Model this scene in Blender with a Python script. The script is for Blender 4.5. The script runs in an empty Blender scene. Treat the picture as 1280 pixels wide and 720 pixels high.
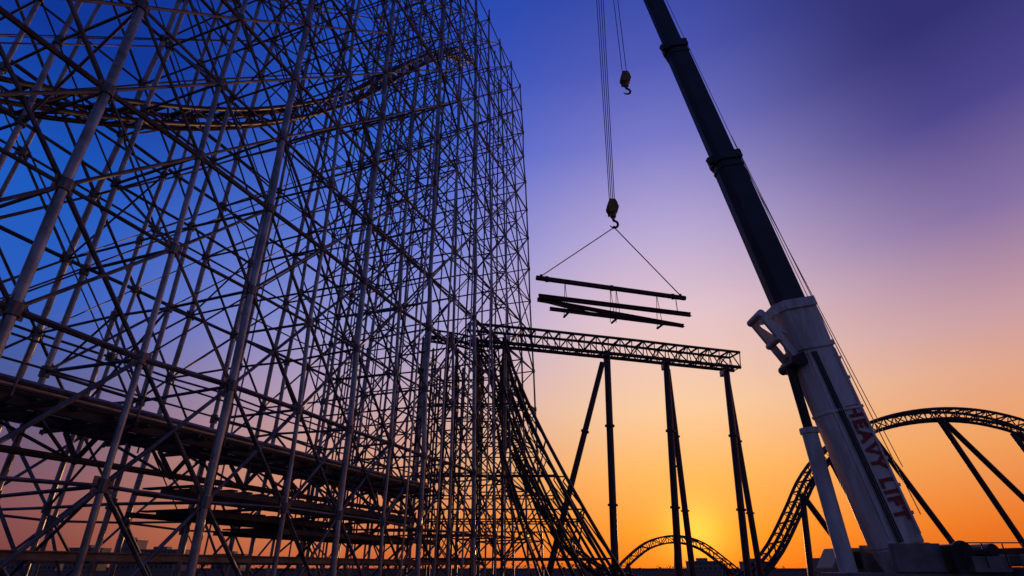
import bpy, math, random
from mathutils import Vector as V, Matrix
random.seed(11)
sc=bpy.context.scene
sc.view_settings.view_transform='Standard'
sc.view_settings.look='None'
sc.view_settings.exposure=0

# ---------------------------------------------------------------- materials
def lin(c):
    return tuple(((x/255)/12.92 if x/255<=0.04045 else ((x/255+0.055)/1.055)**2.4) for x in c)
def mat(name,col,rough=.6,metal=0.,var=.35,scale=3.,col2=None,bump=0.15,streak=False,spec=None):
    m=bpy.data.materials.new(name); m.use_nodes=True
    nt=m.node_tree; b=nt.nodes['Principled BSDF']
    tc=nt.nodes.new('ShaderNodeTexCoord')
    mp=nt.nodes.new('ShaderNodeMapping')
    if streak: mp.inputs['Scale'].default_value=(1.6,1.6,.3)
    nz=nt.nodes.new('ShaderNodeTexNoise'); nz.inputs['Scale'].default_value=scale; nz.inputs['Detail'].default_value=6
    nz.inputs['Roughness'].default_value=.65
    cr=nt.nodes.new('ShaderNodeValToRGB')
    c2=col2 or tuple(x*(1-var) for x in col)
    cr.color_ramp.elements[0].position=.38; cr.color_ramp.elements[0].color=(*c2,1)
    cr.color_ramp.elements[1].position=.62; cr.color_ramp.elements[1].color=(*col,1)
    nt.links.new(tc.outputs['Object'],mp.inputs[0]); nt.links.new(mp.outputs[0],nz.inputs[0])
    nt.links.new(nz.outputs[0],cr.inputs[0]); nt.links.new(cr.outputs[0],b.inputs['Base Color'])
    mr=nt.nodes.new('ShaderNodeMapRange'); mr.inputs[3].default_value=max(.05,rough-.12); mr.inputs[4].default_value=min(1,rough+.15)
    nt.links.new(nz.outputs[0],mr.inputs[0]); nt.links.new(mr.outputs[0],b.inputs['Roughness'])
    b.inputs['Metallic'].default_value=metal
    if spec is not None: b.inputs['Specular IOR Level'].default_value=spec
    if bump:
        bp=nt.nodes.new('ShaderNodeBump'); bp.inputs['Strength'].default_value=bump; bp.inputs['Distance'].default_value=.02
        nz2=nt.nodes.new('ShaderNodeTexNoise'); nz2.inputs['Scale'].default_value=scale*8
        nt.links.new(tc.outputs['Object'],nz2.inputs[0]); nt.links.new(nz2.outputs[0],bp.inputs['Height']); nt.links.new(bp.outputs[0],b.inputs['Normal'])
    return m
M_galv=mat('galvanized_steel',(.17,.17,.185),.5,.65,.55,1.6)
M_post=mat('galvanized_post',(.36,.36,.39),.40,.7,.6,1.1)
M_dark=mat('weathered_timber_steel',(.07,.06,.056),.65,.1,.5,2.)
M_track=mat('track_paint',(.045,.03,.035),.5,.15,.4,1.5)
M_leg=mat('coaster_column_paint',(.08,.036,.046),.5,.1,.45,.8)
M_white=mat('crane_white_paint',(.78,.73,.70),.45,0,.2,1.5,(.42,.38,.36),streak=True)
M_boom=mat('crane_dark_boom',(.032,.036,.05),.4,.2,.5,1.)
M_grey=mat('crane_grey_paint',(.22,.21,.21),.5,.1,.4,3.)
M_black=mat('black_steel',(.025,.025,.028),.5,.3,.3,4.)
M_rope=mat('wire_rope',(.05,.05,.055),.6,.5,.3,20,bump=0)
M_red=mat('red_lettering',(.42,.03,.035),.55,0,.5,8.)
M_rub=mat('tyre_rubber',(.02,.02,.02),.9,0,.3,8)
M_glass=mat('dark_glass',(.03,.035,.04),.08,0,.1,1,bump=0)
M_rust=mat('rusty_beam',(.10,.038,.032),.65,.2,.5,3.)
M_yel=mat('hook_yellow',(.34,.18,.03),.5,0,.6,6.)
M_ground=mat('ground_gravel',(.085,.07,.06),1,0,.45,.35,bump=.4,spec=0.)
M_bld=mat('concrete_facade',(.22,.20,.19),.9,0,.2,.1,spec=.1)
M_leaf=mat('foliage',(.045,.055,.025),.95,0,.5,.5,spec=.1)
M_conc=mat('concrete_footing',(.28,.27,.25),.9,0,.3,2)

# ---------------------------------------------------------------- mesh builder
class MB:
    def __init__(s): s.v=[]; s.f=[]
    def frame(s,d,up=V((0,0,1))):
        if abs(d.dot(up))>.97: up=V((0,1,0)) if abs(d.y)<.9 else V((1,0,0))
        a=d.cross(up).normalized(); b=a.cross(d).normalized()
        return a,b
    def cyl(s,p,q,r,n=6,r2=None,caps=True):
        p=V(p);q=V(q); d=(q-p)
        if d.length<1e-5:return
        d.normalize(); a,b=s.frame(d); r2=r if r2 is None else r2
        o=len(s.v)
        for c,rr in((p,r),(q,r2)):
            for i in range(n):
                t=2*math.pi*i/n
                s.v.append(c+a*(math.cos(t)*rr)+b*(math.sin(t)*rr))
        for i in range(n):
            j=(i+1)%n; s.f.append((o+i,o+j,o+n+j,o+n+i))
        if caps:
            s.f.append(tuple(o+n-1-i for i in range(n))); s.f.append(tuple(o+n+i for i in range(n)))
    def beam(s,p,q,w,h,up=V((0,0,1)),w2=None,h2=None):
        p=V(p);q=V(q); d=(q-p).normalized(); a,b=s.frame(d,V(up))
        poly=[(-.5,-.5),(.5,-.5),(.5,.5),(-.5,.5)]
        s.prism(p,q,[(x*w,y*h) for x,y in poly],[(x*(w2 or w),y*(h2 or h)) for x,y in poly],a,b)
    def prism(s,p,q,P1,P2,a,b):
        o=len(s.v); n=len(P1)
        for x,y in P1: s.v.append(V(p)+a*x+b*y)
        for x,y in P2: s.v.append(V(q)+a*x+b*y)
        for i in range(n):
            j=(i+1)%n; s.f.append((o+i,o+j,o+n+j,o+n+i))
        s.f.append(tuple(o+n-1-i for i in range(n))); s.f.append(tuple(o+n+i for i in range(n)))
    def ibeam(s,p,q,w,h,t=.03):
        p=V(p);q=V(q); d=(q-p).normalized(); a,b=s.frame(d)
        P=[(-w/2,-h/2),(w/2,-h/2),(w/2,-h/2+t),(t/2,-h/2+t),(t/2,h/2-t),(w/2,h/2-t),(w/2,h/2),(-w/2,h/2),(-w/2,h/2-t),(-t/2,h/2-t),(-t/2,-h/2+t),(-w/2,-h/2+t)]
        s.prism(p,q,P,P,a,b)
    def box(s,x0,x1,y0,y1,z0,z1):
        s.prism((0,0,z0),(0,0,z1),[(x0,y0),(x1,y0),(x1,y1),(x0,y1)],[(x0,y0),(x1,y0),(x1,y1),(x0,y1)],V((1,0,0)),V((0,1,0)))
    def sph(s,c,r,n=6):
        c=V(c); o=len(s.v)
        s.v.append(c+V((0,0,r)))
        for k in(1,2,3):
            ph=math.pi*k/4
            for i in range(n):
                t=2*math.pi*i/n; s.v.append(c+V((math.cos(t)*math.sin(ph),math.sin(t)*math.sin(ph),math.cos(ph)))*r)
        s.v.append(c-V((0,0,r)))
        for i in range(n):
            j=(i+1)%n
            s.f.append((o,o+1+i,o+1+j))
            for k in(0,1): s.f.append((o+1+k*n+i,o+1+(k+1)*n+i,o+1+(k+1)*n+j,o+1+k*n+j))
            s.f.append((o+1+2*n+i,o+1+3*n,o+1+2*n+j))
    def obj(s,name,m,parent=None,smooth=False,bevel=0):
        me=bpy.data.meshes.new(name); me.from_pydata([tuple(v) for v in s.v],[],s.f); me.update()
        if smooth:
            me.shade_smooth()
        o=bpy.data.objects.new(name,me); sc.collection.objects.link(o); me.materials.append(m)
        if smooth:
            try: me.set_sharp_from_angle(angle=math.radians(50))
            except Exception: pass
        if bevel:
            md=o.modifiers.new('bevel','BEVEL'); md.width=bevel; md.segments=2
        if parent: o.parent=parent
        return o
def empty(name):
    e=bpy.data.objects.new(name,None); sc.collection.objects.link(e); return e

def catmull(P,step):
    P=[V(p) for p in P]; P=[P[0]*2-P[1]]+P+[P[-1]*2-P[-2]]
    dense=[]
    for i in range(1,len(P)-2):
        for k in range(40):
            t=k/40
            a,b,c,d=P[i-1:i+3]
            dense.append(.5*((2*b)+(c-a)*t+(2*a-5*b+4*c-d)*t*t+(3*b-a-3*c+d)*t**3))
    dense.append(P[-2])
    out=[dense[0]]; acc=0
    for i in range(1,len(dense)):
        acc+=(dense[i]-dense[i-1]).length
        if acc>=step: out.append(dense[i]); acc=0
    return out
def track(name,P,gauge=1.2,depth=.9,step=.9,rr=.075,rc=.09,parent=None,upv=V((0,0,1)),n=8):
    pts=catmull(P,step)
    r=MB(); t_=MB(); fr=[]
    for i,p in enumerate(pts):
        t=(pts[min(i+1,len(pts)-1)]-pts[max(i-1,0)]).normalized()
        sd=t.cross(upv)
        if sd.length<.2: sd=V((0,1,0))
        sd.normalize(); up=sd.cross(t).normalized()
        fr.append((p,sd,up))
    for i in range(len(fr)):
        p,sd,up=fr[i]
        L=p-sd*gauge/2; R=p+sd*gauge/2; l=p-sd*gauge*.33-up*depth; q=p+sd*gauge*.33-up*depth
        if i:
            r.cyl(pL,L,rr,n); r.cyl(pR,R,rr,n)
            r.cyl(pl,l,rc,n); r.cyl(pq,q,rc,n)
            if i%2: t_.cyl(pL,l,.05); t_.cyl(pR,q,.05); t_.cyl(pl,q,.04)
            else: t_.cyl(pl,L,.05); t_.cyl(pq,R,.05); t_.cyl(pq,l,.04)
        t_.beam(L,R,.12,.1); t_.cyl(L,l,.04); t_.cyl(R,q,.04); t_.cyl(l,q,.04)
        pL,pR,pl,pq=L,R,l,q
    e=parent or empty(name)
    r.obj('rails',M_track,e,True); t_.obj('cross_ties',M_track,e)
    return e,fr

# ---------------------------------------------------------------- big lattice structure
U=V((.352,.936,0)); W=V((-.936,.352,0)); F0=V((.9,45,0))
S=3.0; H=3.25; NB=15; NR=4; RW=[0,2.5,5.2,8.2]
def top(i):
    d=i*S
    if d<18: return 50
    return 50-22*(1-math.cos((d-18)/28*math.pi))/2
def topr(i,j):   # stepped profile of the far end
    if i==2 and j>=2: return 0
    if i<2 and j>=2: return 0
    return top(i)
random.seed(5)
JIT={}
def node(i,j,z):
    batter=1.4*(1-z/50)*(1 if j==0 else -1 if j==NR-1 else 0)
    k=(i,j,round(z,2))
    if k not in JIT: JIT[k]=V((random.uniform(-.06,.06),random.uniform(-.06,.06),random.uniform(-.08,.08)))
    return F0-U*(i*S)+W*(RW[j]-batter)+V((0,0,z))+(JIT[k] if z>0 else V((0,0,0)))
lat=empty('roller_coaster_support_structure')
posts=MB(); led=MB(); br=MB(); nod=MB(); thin=MB()
for i in range(NB+1):
    near=i>=6
    for j in range(NR):
        K=int(topr(i,j)//H)
        if K==0: continue
        if near and j==2 and i%2: continue
        big=(j in(0,NR-1))
        rp=.12 if (big and i%2==0) else .08
        if i<3: rp=.07
        prev=node(i,j,0)
        for k in range(1,K+1):
            nx=node(i,j,k*H); posts.cyl(prev,nx,rp,10,caps=False); prev=nx
        posts.cyl(prev,prev+V((0,0,.4+random.random()*1.2)),rp,10)
        # intermediate thin standards in the densest part
        if 3<=i<=7:
            a=node(i,j,0)+U*1.5; posts.cyl(a,a+V((0,0,K*H-random.choice([0,1,2])*H)),.05,6)
    for j in range(NR):
        K=int(topr(i,j)//H)
        if K==0: continue
        for k in range(K+1):
            if near and j==2 and i%2: continue
            p=node(i,j,k*H)
            if k:
                rp=.12 if (j in (0,3) and i%2==0) else .08
                if i<3: rp=.06
                nod.cyl(p-V((0,0,.15)),p+V((0,0,.15)),rp+.05,8)
                if j in (0,3) and i>2:
                    nod.beam(p-U*.24,p+U*.24,.03,.4)
            if i<NB and k and k*H<=top(i+1)+H*.6:
                step=2 if (near and j==2) else 1
                if i+step<=NB:
                    q=node(i+step,j,k*H)
                    if j in(0,3): led.cyl(p,q,.052 if k%2 else .08,6)
                    elif random.random()<(.4 if near else .7): led.cyl(p,q,.05,6)
            if i<NB and k<K and (k+1)*H<=top(i+1)+H and not(near and j==2):
                a=node(i,j,k*H);b=node(i+1,j,(k+1)*H);c=node(i+1,j,k*H);d=node(i,j,(k+1)*H)
                if j in(0,3):
                    m=random.random()
                    if m<(.66 if j==0 else .4): br.cyl(a,b,.052); br.cyl(c,d,.052)
                    elif m<.92: (br.cyl(a,b,.06) if (i+k)%2 else br.cyl(c,d,.06))
                elif random.random()<(.08 if near else .3):
                    br.cyl(a,b,.045) if (i+k)%2 else br.cyl(c,d,.045)
            if j<NR-1 and not (near and j+1==2 and i%2) and topr(i,j+1)>0:
                if k: led.cyl(p,node(i,j+1,k*H),.05,6)
                if k<K:
                    a=node(i,j,k*H);b=node(i,j+1,(k+1)*H);c=node(i,j+1,k*H);d=node(i,j,(k+1)*H)
                    m=random.random()
                    if m<(.12 if near else .45): br.cyl(a,b,.045); br.cyl(c,d,.045)
                    elif m<(.5 if near else .9): (br.cyl(a,b,.045) if (j+k)%2 else br.cyl(c,d,.045))
random.seed(21)
for _ in range(120):
    i=random.randint(2,NB-4); j=random.choice([0,1,3]); T=min(top(i),top(i+3)); k=random.randint(0,max(1,int(T//H)-4))
    a=node(i,j,k*H); b=node(i+3,j,(k+3)*H)
    if random.random()<.5: a=node(i+3,j,k*H); b=node(i,j,(k+3)*H)
    thin.cyl(a,b,.028,5)
for k in range(1,15):
    for j in (0,1):
        if random.random()<.4:
            i0=random.randint(0,8); i1=i0+random.randint(3,6); z=k*H+1.1
            if z<min(top(i0),top(i1)): thin.cyl(node(i0,j,z),node(i1,j,z),.03,5)
ft=MB()
for i in range(NB+1):
    for j in range(NR):
        if topr(i,j)==0: continue
        p=node(i,j,0); ft.box(p.x-.35,p.x+.35,p.y-.35,p.y+.35,0,.35)
posts.obj('posts',M_post,lat,True); led.obj('ledgers',M_galv,lat); br.obj('diagonal_braces',M_galv,lat)
nod.obj('couplers',M_galv,lat); thin.obj('tie_rods',M_galv,lat); ft.obj('footings',M_conc,lat)

# ---- low track running through the lattice
tr=empty('roller_coaster_track'); dk=MB(); rl=MB(); hr=MB()
def wp(s,o,z): return F0-U*s+W*o+V((0,0,z))
L0,L1=14.,46.
for o in (.7,2.3):
    dk.ibeam(wp(L0,o,5.2),wp(L1,o,5.2),.14,.3)
    rl.cyl(wp(L0,o,5.62),wp(L1,o,5.62),.085,8)
    rl.beam(wp(L0,o,5.44),wp(L1,o,5.44),.05,.2)
for o in (-.35,-.1,3.2): dk.beam(wp(L0,o,5.2),wp(L1,o,5.2),.08,.05)
s=L0; n=0
while s<L1:
    dk.beam(wp(s,.4,5.28),wp(s,2.6,5.28),.12,.12)
    if n%2==0: dk.beam(wp(s,-.45,5.1),wp(s,3.4,5.1),.08,.12)
    if n%3==0:
        for o in(-.4,3.3): hr.cyl(wp(s,o,5.0),wp(s,o,6.3),.03)
        dk.beam(wp(s,.7,5.0),wp(s,1.5,4.2),.1,.1); dk.beam(wp(s,2.3,5.0),wp(s,1.5,4.2),.1,.1); dk.sph(wp(s,1.5,4.2),.13)
        dk.beam(wp(s,-.4,5.0),wp(s,.6,4.5),.07,.07)
    elif n%3==1: hr.cyl(wp(s-.8,1.5,4.2),wp(s+.8,.7,5.0),.045); hr.cyl(wp(s-.8,1.5,4.2),wp(s+.8,2.3,5.0),.045)
    s+=1.0; n+=1
dk.cyl(wp(L0,1.5,4.2),wp(L1,1.5,4.2),.09,8)
for o in(-.4,3.3):
    for z in(5.75,6.3): hr.cyl(wp(L0,o,z),wp(L1,o,z),.028)
dk.obj('deck',M_dark,tr); rl.obj('rails',M_post,tr); hr.obj('handrails',M_galv,tr)
pf=empty('work_platform'); d=MB()
for (a,b,o0,o1,z) in [(16,30,-.6,1.6,3.6),(15,26,-.6,2.4,2.7),(21,29,.4,3.0,3.1)]:
    for o in(o0,(o0+o1)/2,o1): d.beam(wp(a,o,z),wp(b,o,z),.08,.16)
    s=a
    while s<b: d.beam(wp(s,o0,z+.13),wp(s,o1,z+.13),.26,.05); s+=.62
    d.cyl(wp(a,o0,z+1),wp(b,o0,z+1),.03)
    s=a
    while s<b: d.cyl(wp(s,o0,z),wp(s,o0,z+1),.025); s+=2
d.obj('deck_planks',M_dark,pf)
gb=MB(); gb.ibeam(wp(8,-.25,1.85),wp(46,-.25,1.85),.18,.2); gb.ibeam(wp(8,4,1.8),wp(46,4,1.8),.2,.18)
for s in range(8,46,3): gb.beam(wp(s,-.25,1.82),wp(s,4,1.82),.1,.12)
gb.obj('base_girders',M_galv,lat)
track('roller_coaster_track',[wp(6,3.6,48),wp(10,3.6,45),wp(16,3.6,37),wp(22,3.6,28),wp(28,3.6,21),wp(34,3.6,16),wp(40,3.6,12.5),wp(46,3.6,11)],gauge=1.2,depth=.6,step=1.1,rr=.09)

# ---------------------------------------------------------------- shoulder lattice
sh=empty('roller_coaster_support_tower'); a_=MB(); b_=MB()
random.seed(3)
for yi in range(5):
    y=36.5+yi*2.2; jx=random.uniform(-.35,.35)
    xs=[-6+jx,-4.2+jx,-2.4,-.6]
    hs=16.0
    for x in xs: a_.cyl((x,y,0),(x,y,hs),.08,8)
    ex=(0,-.5,.3,-.9,.1)[yi]
    legs=[((-.6,hs),(7.2+ex,0)),((-.8,hs-2.5),(4.9+ex,0)),((-1.0,hs-6),(2.6+ex,0))]
    def lx(z,l):
        (x0,z0),(x1,z1)=legs[l]; return x0+(x1-x0)*((z0-z)/(z0-z1))**1.25 if z<z0 else x0
    for l in range(3):
        z0=legs[l][0][1]; N=7; prev=None
        for n in range(N+1):
            z=z0*(1-n/N); p=V((lx(z,l),y,z))
            if prev: a_.cyl(prev,p,.11 if l==0 else .08,8)
            prev=p
    k=0; z=2.1
    while z<hs-.5:
        xr=lx(z,0); dz=random.choice([1.9,2.3,2.7])
        if random.random()<.8: b_.cyl((xs[0],y,z),(xr,y,z),.05)
        zz=min(z+dz,hs)
        pts=xs+[lx(z,2),lx(z,1),xr]
        pts=[p for p in pts if p<=xr+.01]; pts=sorted(set(round(p,2) for p in pts))
        for m in range(len(pts)-1):
            if random.random()<.7:
                if (m+k)%2: b_.cyl((pts[m],y,z),(min(pts[m+1],lx(zz,0)),y,zz),.045)
                else: b_.cyl((pts[m+1],y,z),(pts[m],y,zz),.045)
        if yi<4:
            for x in (*xs,xr):
                if random.random()<.75: b_.cyl((x,y,z),(x,y+2.2,z),.05)
                if random.random()<.6: b_.cyl((x,y,z),(x if x<xr else lx(zz,0),y+2.2,zz),.045)
                if random.random()<.35: b_.cyl((x,y+2.2,z),(x if x<xr else lx(zz,0),y,zz),.045)
        z+=dz; k+=1
a_.obj('legs',M_leg,sh,True); b_.obj('braces',M_dark,sh)
track('roller_coaster_track',[(-6,37,16.6),(-2.6,38,16.2),(-1.2,39,14.6),(.3,40,9.6),(2.4,40.5,5.3),(5.2,41,2.0),(9,41.5,.9)],gauge=1.2,depth=.5,step=.8)

# ---------------------------------------------------------------- elevated truss track
tk,fr=track('roller_coaster_track',[(-3,36.4,16.75),(1,37.5,16.8),(5,38.5,16.75),(9,39.5,16.7),(13,40.6,16.65),(17.9,41.9,16.6)],gauge=1.3,depth=1.15,step=.85,rr=.11,rc=.14)
lg=MB()
def col(top,foot,r=.23):
    lg.cyl(top,foot,r,14,r*1.05)
    f=V(foot); lg.cyl(f,f+V((0,0,.15)),r*2.2,12)
    t=V(top);ff=V(foot)
    for s in(.33,.66):
        c=t.lerp(ff,s); dd=(ff-t).normalized(); lg.cyl(c-dd*.06,c+dd*.06,r*1.45,14)
def cap(p,w=.9):
    p=V(p); lg.beam(p-V((.1,w,0)),p+V((.1,w,0)),.35,.4)
for (t,f1,f2) in [((6.9,38.9,15.4),(6.3,38.6,0),(1.9,39.6,0)),((11.5,40.2,15.3),(10.5,39.8,0),(11.9,41.4,0)),((16.4,41.5,15.2),(15.3,41,0),(16.9,42.8,0))]:
    cap(t); col(V(t)+V((0,-.35,0)),f1); col(V(t)+V((.25 if f2[0]>f1[0] else -.25,.35,-.3)),f2,.2)
lg.cyl((11.0,40,8),(11.6,40.9,8),.07)
lg.obj('support_columns',M_leg,tk,True)

# ---------------------------------------------------------------- right camelback hill
hl,fr=track('roller_coaster_track',[(14.5,45,.6),(16.6,45,1.2),(18.7,45,2.9),(20.7,45,5.5),(22.4,45,7.9),(24.8,45,10.1),(27.8,45,11.7),(31.3,45.1,12.7),(35.2,45.3,13.1),(39,45.6,12.8),(42.6,46,11.7),(46.5,46.5,9),(50.5,47,4.6),(54.5,47.5,1.2)],gauge=1.3,depth=.75,step=.85,rr=.12,rc=.13)
lg=MB()
for t,f in [((28.6,45,11),(34.5,46,0)),((28.4,45,11),(29.3,43.5,0)),((34.6,45.3,12.2),(38.9,45.5,0)),((34.9,45.3,12.2),(44.5,46.5,0)),((40.6,45.9,11.4),(43.4,44.5,0)),((41.,45.9,11.4),(50,46.5,0)),
            ((22.0,45,6.6),(26.2,46,0)),((22.0,45,6.6),(20.8,44,0)),((24.8,45,9.2),(28,46,0))]:
    lg.cyl(t,f,.22,12); c=V(f); lg.cyl(c,c+V((0,0,.15)),.5,12)
lg.obj('support_columns',M_leg,hl,True)
hp,fr=track('roller_coaster_track',[(9,70,.4),(11,70,1.0),(13,70,2.7),(15.5,70,4.3),(18.6,70,4.9),(21.5,70,4.2),(24,70,2.4),(26,70,.8),(28,70,.4)],gauge=1.3,depth=.7,step=.8,rr=.09,rc=.09)
lg=MB()
for x,z in((13,2),(18.6,4.1),(23.8,2)): lg.cyl((x,70,z),(x-.8,69,0),.16,10); lg.cyl((x,70,z),(x+.8,71,0),.16,10)
lg.obj('support_columns',M_leg,hp,True)

# ---------------------------------------------------------------- crane
cr=empty('mobile_crane')
B=V((9.95,16,1.9)); TIP=V((3.6,15.9,36.5)); ax=(TIP-B).normalized()
e2=V((0,1,0)); e2=(e2-ax*e2.dot(ax)).normalized(); e1=e2.cross(ax).normalized()
if e1.x<0: e1=-e1
def sec(h,w):
    c=min(h,w)*.28
    return [(-h/2,-w/2+c),(-h/2+c*.8,-w/2),(h/2,-w/2),(h/2,w/2),(-h/2+c*.8,w/2),(-h/2,w/2-c)]
def at(s,o1=0,o2=0): return B+ax*s+e1*o1+e2*o2
wb=MB(); wb.prism(at(.2),at(7.1),sec(1.14,.85),sec(1.14,.9),e1,e2)
wb.prism(at(-.5),at(.2),sec(.8,.6),sec(1.14,.85),e1,e2)
wb.obj('boom_base_section',M_white,cr,bevel=.03)
cl=MB()
cl.prism(at(6.9),at(7.2),sec(1.24,1.04),sec(1.24,1.04),e1,e2)
cl.prism(at(5.6),at(5.75),sec(1.22,1.0),sec(1.22,1.0),e1,e2)
cl.prism(at(3.7),at(3.78),sec(1.19,.96),sec(1.19,.96),e1,e2)
for o2 in(-.35,.3):
    cl.beam(at(5.5,-.62,o2),at(7.0,-1.15,o2),.13,.2); cl.beam(at(6.9,-.6,o2),at(6.9,-1.15,o2),.1,.16); cl.beam(at(6.2,-.6,o2),at(6.55,-1.0,o2),.09,.1)
    cl.beam(at(6.9,-1.15,o2),at(6.3,-.62,o2),.08,.09)
cl.cyl(at(6.95,-1.15,-.45),at(6.95,-1.15,.42),.12,14)
cl.cyl(at(6.1,-.88,-.45),at(6.1,-.88,.42),.1,14)
cl.beam(at(5.9,.7),at(7.1,.75),.26,.16,up=e1)
for s_ in(.9,1.6,2.3,3.0,4.6,5.2): cl.beam(at(s_,.6,-.42),at(s_,.6,.3),.08,.09)
cl.beam(at(.4,.52,-.455),at(5.5,.52,-.465),.07,.03); cl.beam(at(.4,-.3,-.455),at(5.5,-.3,-.465),.05,.03)
cl.obj('boom_collar',M_white,cr,bevel=.012)
bs=MB()
secs=[(7.1,13.1,.88,.74),(13.1,18.9,.76,.64),(18.9,25.0,.64,.54),(25,31,.55,.47),(31,34.6,.46,.4)]
for a,b,h,w in secs: bs.prism(at(a),at(b),sec(h,w),sec(h,w),e1,e2)
for a,b,h,w in secs[:-1]:
    bs.prism(at(b-.3),at(b+.04),sec(h+.13,w+.13),sec(h+.13,w+.13),e1,e2)
    bs.prism(at(b-.6),at(b-.52),sec(h+.06,w+.06),sec(h+.06,w+.06),e1,e2)
    bs.beam(at(b-.25,-h/2-.1,-.15),at(b+.0,-h/2-.16,-.15),.2,.16); bs.beam(at(b-.22,h/2+.1,.1),at(b+.05,h/2+.16,.1),.2,.16)
bs.prism(at(34.4),at(35.6),sec(.75,.6),sec(1.0,.7),e1,e2)
bs.obj('boom_telescopic_section',M_boom,cr,bevel=.02)
hd=MB()
for o1 in(-.55,.45):
    for o2 in(-.22,-.08,.08,.22): hd.cyl(at(35.4,o1,o2-.04),at(35.4,o1,o2+.04),.32,18)
hd.beam(at(35.3,-.6),at(34.2,-.5),.3,.3)
hd.beam((3.9,15.9,34.6),(4.3,15.4,33.7),.2,.2); hd.cyl((4.32,15.34,33.7),(4.32,15.46,33.7),.3,18)
hd.obj('boom_head',M_black,cr)
lc=MB(); lc.cyl((8.6,16,1.2),(8.42,16,5.0),.21,18); lc.cyl((8.42,16,5.0),(8.415,16,5.15),.25,18); lc.obj('luffing_cylinder',M_white,cr,True)
lc=MB(); lc.cyl((8.415,16,5.1),(8.3,16,7.0),.13,18); lc.cyl((8.3,15.5,7.0),(8.3,16.5,7.0),.14,12); lc.beam((8.3,15.6,7.0),(8.75,15.6,7.2),.1,.34); lc.beam((8.3,16.4,7.0),(8.75,16.4,7.2),.1,.34)
lc.obj('luffing_rod',M_black,cr,True)
rp=MB()
rp.cyl(at(.8,1.0,-.1),at(14,.62,-.1),.014); rp.cyl(at(.8,.9,.1),at(34.6,.5,.1),.012)
rp.cyl(at(2.0,1.05,-.2),at(13.1,.5,-.2),.012)
for n in range(3): rp.cyl(at(.3,-.12+n*.06,-.47),at(5.5,-.17+n*.06,-.475),.02)
HK=V((3.45,16,12.75)); HD=V((4.28,15.4,18.2))
for dx in(-.17,-.06,.06,.17): rp.cyl(HK+V((dx*.5,-.03,0)),V((4.15+dx*1.2,15.95,36.0)),.014,6)
for dx in(-.08,.08): rp.cyl(HD+V((dx,0,0)),V((4.32+dx*1.2,15.4,33.8)),.014,6)
rp.obj('hoist_ropes',M_rope,cr)
def hook(c,s=1.):
    c=V(c); m=MB()
    for y in(-.13,.0,.13): m.cyl(c+V((0,(y-.025)*s,-.1*s)),c+V((0,(y+.025)*s,-.1*s)),.22*s,20)
    P=[(-.18,.05),(-.1,.22),(.1,.22),(.18,.05),(.15,-.35),(-.15,-.35)]
    for y in(-.19,.16): m.prism(c+V((0,y*s,0)),c+V((0,(y+.03)*s,0)),[(a*s,b*s) for a,b in P],[(a*s,b*s) for a,b in P],V((1,0,0)),V((0,0,1)))
    m.cyl(c+V((0,0,-.35*s)),c+V((0,0,-.5*s)),.13*s,14,.1*s)
    a=MB(); m.cyl(c+V((0,0,-.5*s)),c+V((0,0,-.62*s)),.055*s,10)
    q=c+V((.0,0,-.80*s)); prev=None
    for k in range(15):
        t=math.radians(95-k*18.5); rad=.15*s
        p=q+V((math.cos(t)*rad,0,math.sin(t)*rad)); th=(.045 if k<10 else .045-.007*(k-9))*s
        if prev: a.cyl(prev,p,pth,10,th)
        prev=p; pth=th
    m.obj('hook_block',M_yel,cr,True); a.obj('hook',M_black,cr,True)
hook(HK,.92); hook(HD,.88)
up=MB(); up.cyl((10,16,1.05),(10,16,1.3),1.1,32); up.box(8.2,13.0,15.3,16.7,1.3,1.5)
up.box(9.4,10.6,15.25,15.4,1.5,2.15); up.box(9.4,10.6,16.6,16.75,1.5,2.15)
up.box(11.1,12.0,15.0,16.9,1.5,1.85); up.obj('superstructure',M_grey,cr,bevel=.02)
cw=MB(); cw.box(12.15,13.1,14.8,17.2,1.3,1.62); cw.box(12.2,13.05,14.9,17.1,1.64,1.9); cw.obj('counterweight',M_grey,cr,bevel=.03)
wn=MB(); wn.cyl((11.2,15.4,1.95),(11.2,16.6,1.95),.2,20); wn.cyl((12.0,15.4,2.0),(12.0,16.6,2.0),.15,20)
for y in(15.35,16.6): wn.cyl((11.2,y,1.95),(11.2,y+.06,1.95),.27,20)
for x in(10.9,11.4,11.9,12.4,12.9): wn.cyl((x,14.95,1.6),(x,14.95,2.15),.016)
wn.cyl((10.9,14.95,2.15),(12.9,14.95,2.15),.016); wn.cyl((10.9,14.95,1.9),(12.9,14.95,1.9),.012)
wn.box(10.65,10.95,15.0,15.5,1.5,2.1); wn.box(12.45,12.8,15.3,15.9,1.9,2.05); wn.cyl((11.7,16.4,1.9),(11.7,16.4,2.35),.04,10)
wn.obj('winch_and_railings',M_black,cr)
cbP=[(8.7,1.2),(10.3,1.2),(10.3,2.1),(9.05,2.1),(8.7,1.6)]
cb=MB(); cb.prism((0,17.0,0),(0,17.95,0),cbP,cbP,V((1,0,0)),V((0,0,1))); cb.obj('operator_cab',M_grey,cr,bevel=.03)
cg=MB(); cg.box(9.15,10.1,16.985,17.965,1.6,2.0); cg.obj('cab_window',M_glass,cr)
ch=MB(); ch.box(4.5,17.2,15.1,16.9,.7,1.04)
for x in(5.0,13.6):
    ch.box(x,x+.4,12.9,19.1,.55,.85)
    for y in(12.9,19.1): ch.cyl((x+.2,y,.06),(x+.2,y,.85),.1,12); ch.cyl((x+.2,y,0),(x+.2,y,.07),.4,16)
ch.obj('carrier_chassis',M_boom,cr,bevel=.02)
wc=MB()
P=[(15.3,.75),(17.5,.75),(17.6,1.4),(17.3,2.3),(15.6,2.35),(15.3,2.2)]
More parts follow.
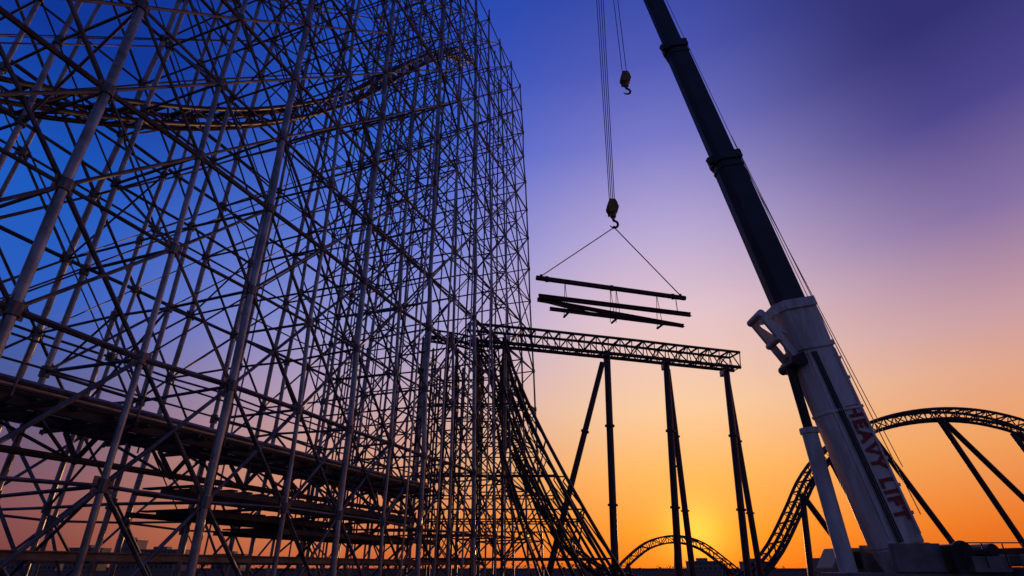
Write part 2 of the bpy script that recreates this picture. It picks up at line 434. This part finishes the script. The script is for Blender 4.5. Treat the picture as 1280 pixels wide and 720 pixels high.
wc.prism((0,14.85,0),(0,17.15,0),P,P,V((1,0,0)),V((0,0,1))); wc.obj('carrier_cab',M_white,cr,bevel=.04)
cg=MB(); cg.box(16.0,17.1,14.835,17.165,1.55,2.15); cg.obj('carrier_cab_window',M_glass,cr)
wh=MB(); hb=MB()
for x in(6.6,8.2,11.2,12.8,14.9,16.5):
    for y in(14.75,16.85):
        wh.cyl((x,y,.62),(x,y+.4,.62),.62,28); hb.cyl((x,y-.01,.62),(x,y+.41,.62),.32,16)
wh.obj('tyres',M_rub,cr,bevel=.05); hb.obj('wheel_hubs',M_white,cr)
tcu=bpy.data.curves.new('lettering','FONT'); tcu.body='HEAVY LIFT'; tcu.size=.5; tcu.extrude=.006; tcu.align_x='CENTER'; tcu.align_y='CENTER'; tcu.space_character=1.2; tcu.offset=.022
to=bpy.data.objects.new('lettering',tcu); sc.collection.objects.link(to); tcu.materials.append(M_red); to.parent=cr
zz=-e2; xx=-ax; yy=zz.cross(xx)
tc=at(2.3,.27,-.452)
to.matrix_world=Matrix(((xx.x,yy.x,zz.x,tc.x),(xx.y,yy.y,zz.y,tc.y),(xx.z,yy.z,zz.z,tc.z),(0,0,0,1)))

# ---------------------------------------------------------------- load
ld=empty('suspended_steel_beams')
A=V((.79,15.3,9.6)); C=V((5.7,16.75,9.6)); dv=(C-A).normalized(); n_=V((-dv.y,dv.x,0)); up_=V((0,0,1))
m=MB(); m.beam(A,C,.11,.12); m.cyl(A-dv*.04,A,.08,12); m.cyl(C,C+dv*.04,.08,12)
for s in(.3,2.5,4.7): m.beam(A+dv*s-up_*.1,A+dv*s+up_*.1,.1,.04)
m.obj('spreader_beam',M_rust,ld)
m=MB()
m.ibeam(A-up_*.62+dv*.02,C-up_*.58+dv*.15,.1,.13,.022)
m.ibeam(A-up_*.68+dv*.02+n_*.12,C-up_*.96+n_*.12-dv*.1,.09,.11,.022)
m.ibeam(A-up_*1.02+dv*.35-n_*.05,C-up_*1.07-dv*.25-n_*.12,.09,.1,.02)
m.beam(A-up_*.78+dv*.25,A-up_*1.02+dv*2.0,.06,.06)
for s in(.9,2.5,4.1): m.beam(A+dv*s-n_*.18-up_*(1.12),A+dv*s+n_*.22-up_*(1.12),.05,.05)
m.obj('beam_bundle',M_rust,ld)
m=MB(); hkp=HK-up_*.86
for P_ in(A+dv*.12,C-dv*.12): m.cyl(hkp,P_+up_*.08,.018); m.sph(P_+up_*.1,.05)
for s in(.9,2.45,2.65,4.1):
    m.cyl(A+dv*s,A+dv*s-n_*.12-up_*1.1,.01); m.cyl(A+dv*s,A+dv*s+n_*.2-up_*1.1,.01)
m.cyl(A+dv*4.8,A+dv*4.8-up_*.58,.014)
m.sph(hkp,.06); m.obj('slings',M_rope,ld)

# ---------------------------------------------------------------- ground, skyline, trees
g=MB(); R=6000; g.v=[V((-R,-R,0)),V((R,-R,0)),V((R,R,0)),V((-R,R,0))]; g.f=[(0,1,2,3)]; g.obj('ground',M_ground)
def building(x,y,w,d,h,nf):
    e=empty('office_building'); m=MB(); m.box(x,x+w,y,y+d,0,h); m.box(x+w*.3,x+w*.6,y+d*.3,y+d*.7,h,h+2.2); m.box(x-.2,x+w+.2,y-.2,y+d+.2,h-.05,h+.5)
    m.obj('walls',M_bld,e); q=MB()
    nx=int(w/3)
    for f in range(nf):
        for k in range(nx):
            cx=x+(k+.5)*w/nx; zf=(f+.35)*h/nf; q.box(cx-.8,cx+.8,y-.08,y+.05,zf,zf+h/nf*.5)
    q.obj('windows',M_glass,e)
for b in [(-287,400,18,15,13,4),(-264,410,14,12,18,5),(-244,400,30,15,12,3),(-340,420,34,15,10,3),(-207,430,20,15,10,3),(110,380,18,15,5,2),(165,330,30,18,6,2),(215,350,24,14,9,3),(330,350,34,14,11,3),(390,380,24,14,8,2),(150,400,16,12,5,1)]: building(*b)
t=MB()
for k in range(9000):
    x=random.uniform(-700,700)
    hh=2.6+1.4*math.sin(x*.05)+1.*math.sin(x*.17+1)+.7*math.sin(x*.6)
    z=random.uniform(0,max(1.2,hh)); y=460+random.uniform(-6,6); r=random.uniform(.4,1.1)
    a=V((random.uniform(-1,1),random.uniform(-1,1),random.uniform(-1,1)))*r; b=V((random.uniform(-1,1),random.uniform(-1,1),random.uniform(-1,1)))*r
    o=len(t.v); c=V((x,y,z)); t.v+= [c,c+a,c+a+b,c+b]; t.f.append((o,o+1,o+2,o+3))
t.obj('tree_line',M_leaf)

# ---------------------------------------------------------------- world
az=math.radians(16.8); el=math.radians(2.8)
sd=V((math.sin(az)*math.cos(el),math.cos(az)*math.cos(el),math.sin(el)))
w=bpy.data.worlds.new('World'); sc.world=w; w.use_nodes=True; nt=w.node_tree; N=nt.nodes; Lk=nt.links
bg=N['Background']
def mth(op,a,b=None,clamp=False):
    n=N.new('ShaderNodeMath'); n.operation=op; n.use_clamp=clamp
    for i,x in enumerate((a,b)):
        if x is None: continue
        if isinstance(x,(int,float)): n.inputs[i].default_value=x
        else: Lk.new(x,n.inputs[i])
    return n.outputs[0]
tc=N.new('ShaderNodeTexCoord'); nm=N.new('ShaderNodeVectorMath'); nm.operation='NORMALIZE'; Lk.new(tc.outputs['Generated'],nm.inputs[0])
sp=N.new('ShaderNodeSeparateXYZ'); Lk.new(nm.outputs[0],sp.inputs[0])
elev=mth('DIVIDE',mth('ARCSINE',sp.outputs[2]),math.pi/2,True)
phi=mth('SUBTRACT',mth('ARCTAN2',sp.outputs[0],sp.outputs[1]),az)
phid=mth('MULTIPLY',phi,180/math.pi)
def ramp(st):
    r=N.new('ShaderNodeValToRGB'); Lk.new(elev,r.inputs[0]); c=r.color_ramp; c.interpolation='LINEAR'
    while len(c.elements)<len(st): c.elements.new(.5)
    for e in c.elements: e.position=0
    for k,(d,col) in enumerate(st): c.elements[k].position=d/90
    for k,(d,col) in enumerate(st): c.elements[k].color=(*lin(col),1)
    return r.outputs[0]
R0=ramp([(0,(240,106,20)),(3,(250,142,36)),(8,(249,176,92)),(14,(246,200,158)),(23,(228,196,204)),(31,(184,168,212)),(40,(120,120,200)),(47,(80,90,182)),(54,(52,72,166)),(90,(18,30,95))])
RR=ramp([(0,(205,80,20)),(3.5,(232,114,38)),(9,(238,156,92)),(14,(224,164,138)),(18,(200,156,164)),(26,(134,112,164)),(34,(76,68,140)),(41,(50,48,116)),(90,(14,24,85))])
RL=ramp([(0,(195,92,55)),(4,(218,128,78)),(9,(216,154,128)),(15,(192,162,180)),(22,(148,150,208)),(31,(92,120,214)),(40,(50,98,208)),(50,(30,76,188)),(90,(14,34,104))])
R2=ramp([(0,(112,56,54)),(4,(124,74,84)),(9,(98,82,116)),(14,(68,88,154)),(20,(40,92,190)),(28,(26,88,190)),(39,(12,52,148)),(90,(12,30,96))])
RB=ramp([(0,(96,82,104)),(20,(62,76,128)),(90,(14,32,100))])
def mixc(f,a,b):
    n=N.new('ShaderNodeMix'); n.data_type='RGBA'
    Lk.new(f,n.inputs[0]); Lk.new(a,n.inputs[6]); Lk.new(b,n.inputs[7])
    return n.outputs[2]
def mr(a,b):
    n=N.new('ShaderNodeMapRange'); n.interpolation_type='SMOOTHSTEP'; Lk.new(phid,n.inputs[0]); n.inputs[1].default_value=a; n.inputs[2].default_value=b; return n.outputs[0]
c=mixc(mr(0,30),R0,RR); c=mixc(mr(0,-34),c,RL); c=mixc(mr(-30,-62),c,R2); c=mixc(mr(-75,-130),c,RB); c=mixc(mr(45,110),c,RB)
dp=N.new('ShaderNodeVectorMath'); dp.operation='DOT_PRODUCT'; Lk.new(nm.outputs[0],dp.inputs[0]); dp.inputs[1].default_value=sd
ga=mth('MULTIPLY',mth('ARCCOSINE',mth('MINIMUM',dp.outputs['Value'],.999999)),180/math.pi)
g1=mth('EXPONENT',mth('MULTIPLY',mth('POWER',mth('DIVIDE',ga,2.5),2.),-1.)); g2=mth('EXPONENT',mth('DIVIDE',ga,-5.))
def scl(col,f,k):
    n=N.new('ShaderNodeVectorMath'); n.operation='SCALE'; n.inputs[0].default_value=col; Lk.new(mth('MULTIPLY',f,k),n.inputs[3]); return n.outputs[0]
def addv(a,b):
    n=N.new('ShaderNodeVectorMath'); n.operation='ADD'; Lk.new(a,n.inputs[0]); Lk.new(b,n.inputs[1]); return n.outputs[0]
c=addv(c,scl((1,.62,.10),g1,.42)); c=addv(c,scl((1,.42,.02),g2,.3))
sky=N.new('ShaderNodeTexSky'); sky.sky_type='NISHITA'; sky.sun_disc=False; sky.sun_elevation=el; sky.sun_rotation=az
n=N.new('ShaderNodeVectorMath'); n.operation='SCALE'; Lk.new(sky.outputs[0],n.inputs[0]); n.inputs[3].default_value=.003
c=addv(c,n.outputs[0]); Lk.new(c,bg.inputs[0]); bg.inputs[1].default_value=1

sl=bpy.data.lights.new('sun','SUN'); sl.energy=2.; sl.angle=math.radians(.5); sl.color=(1,.5,.22)
so=bpy.data.objects.new('sun',sl); sc.collection.objects.link(so); so.rotation_euler=sd.to_track_quat('Z','Y').to_euler()

cam=bpy.data.cameras.new('camera'); cam.lens=700/1280*36; cam.sensor_width=36; cam.clip_end=20000
co=bpy.data.objects.new('camera',cam); sc.collection.objects.link(co); co.location=(0,0,1.6); co.rotation_euler=(math.radians(90+26.57),0,0); sc.camera=co
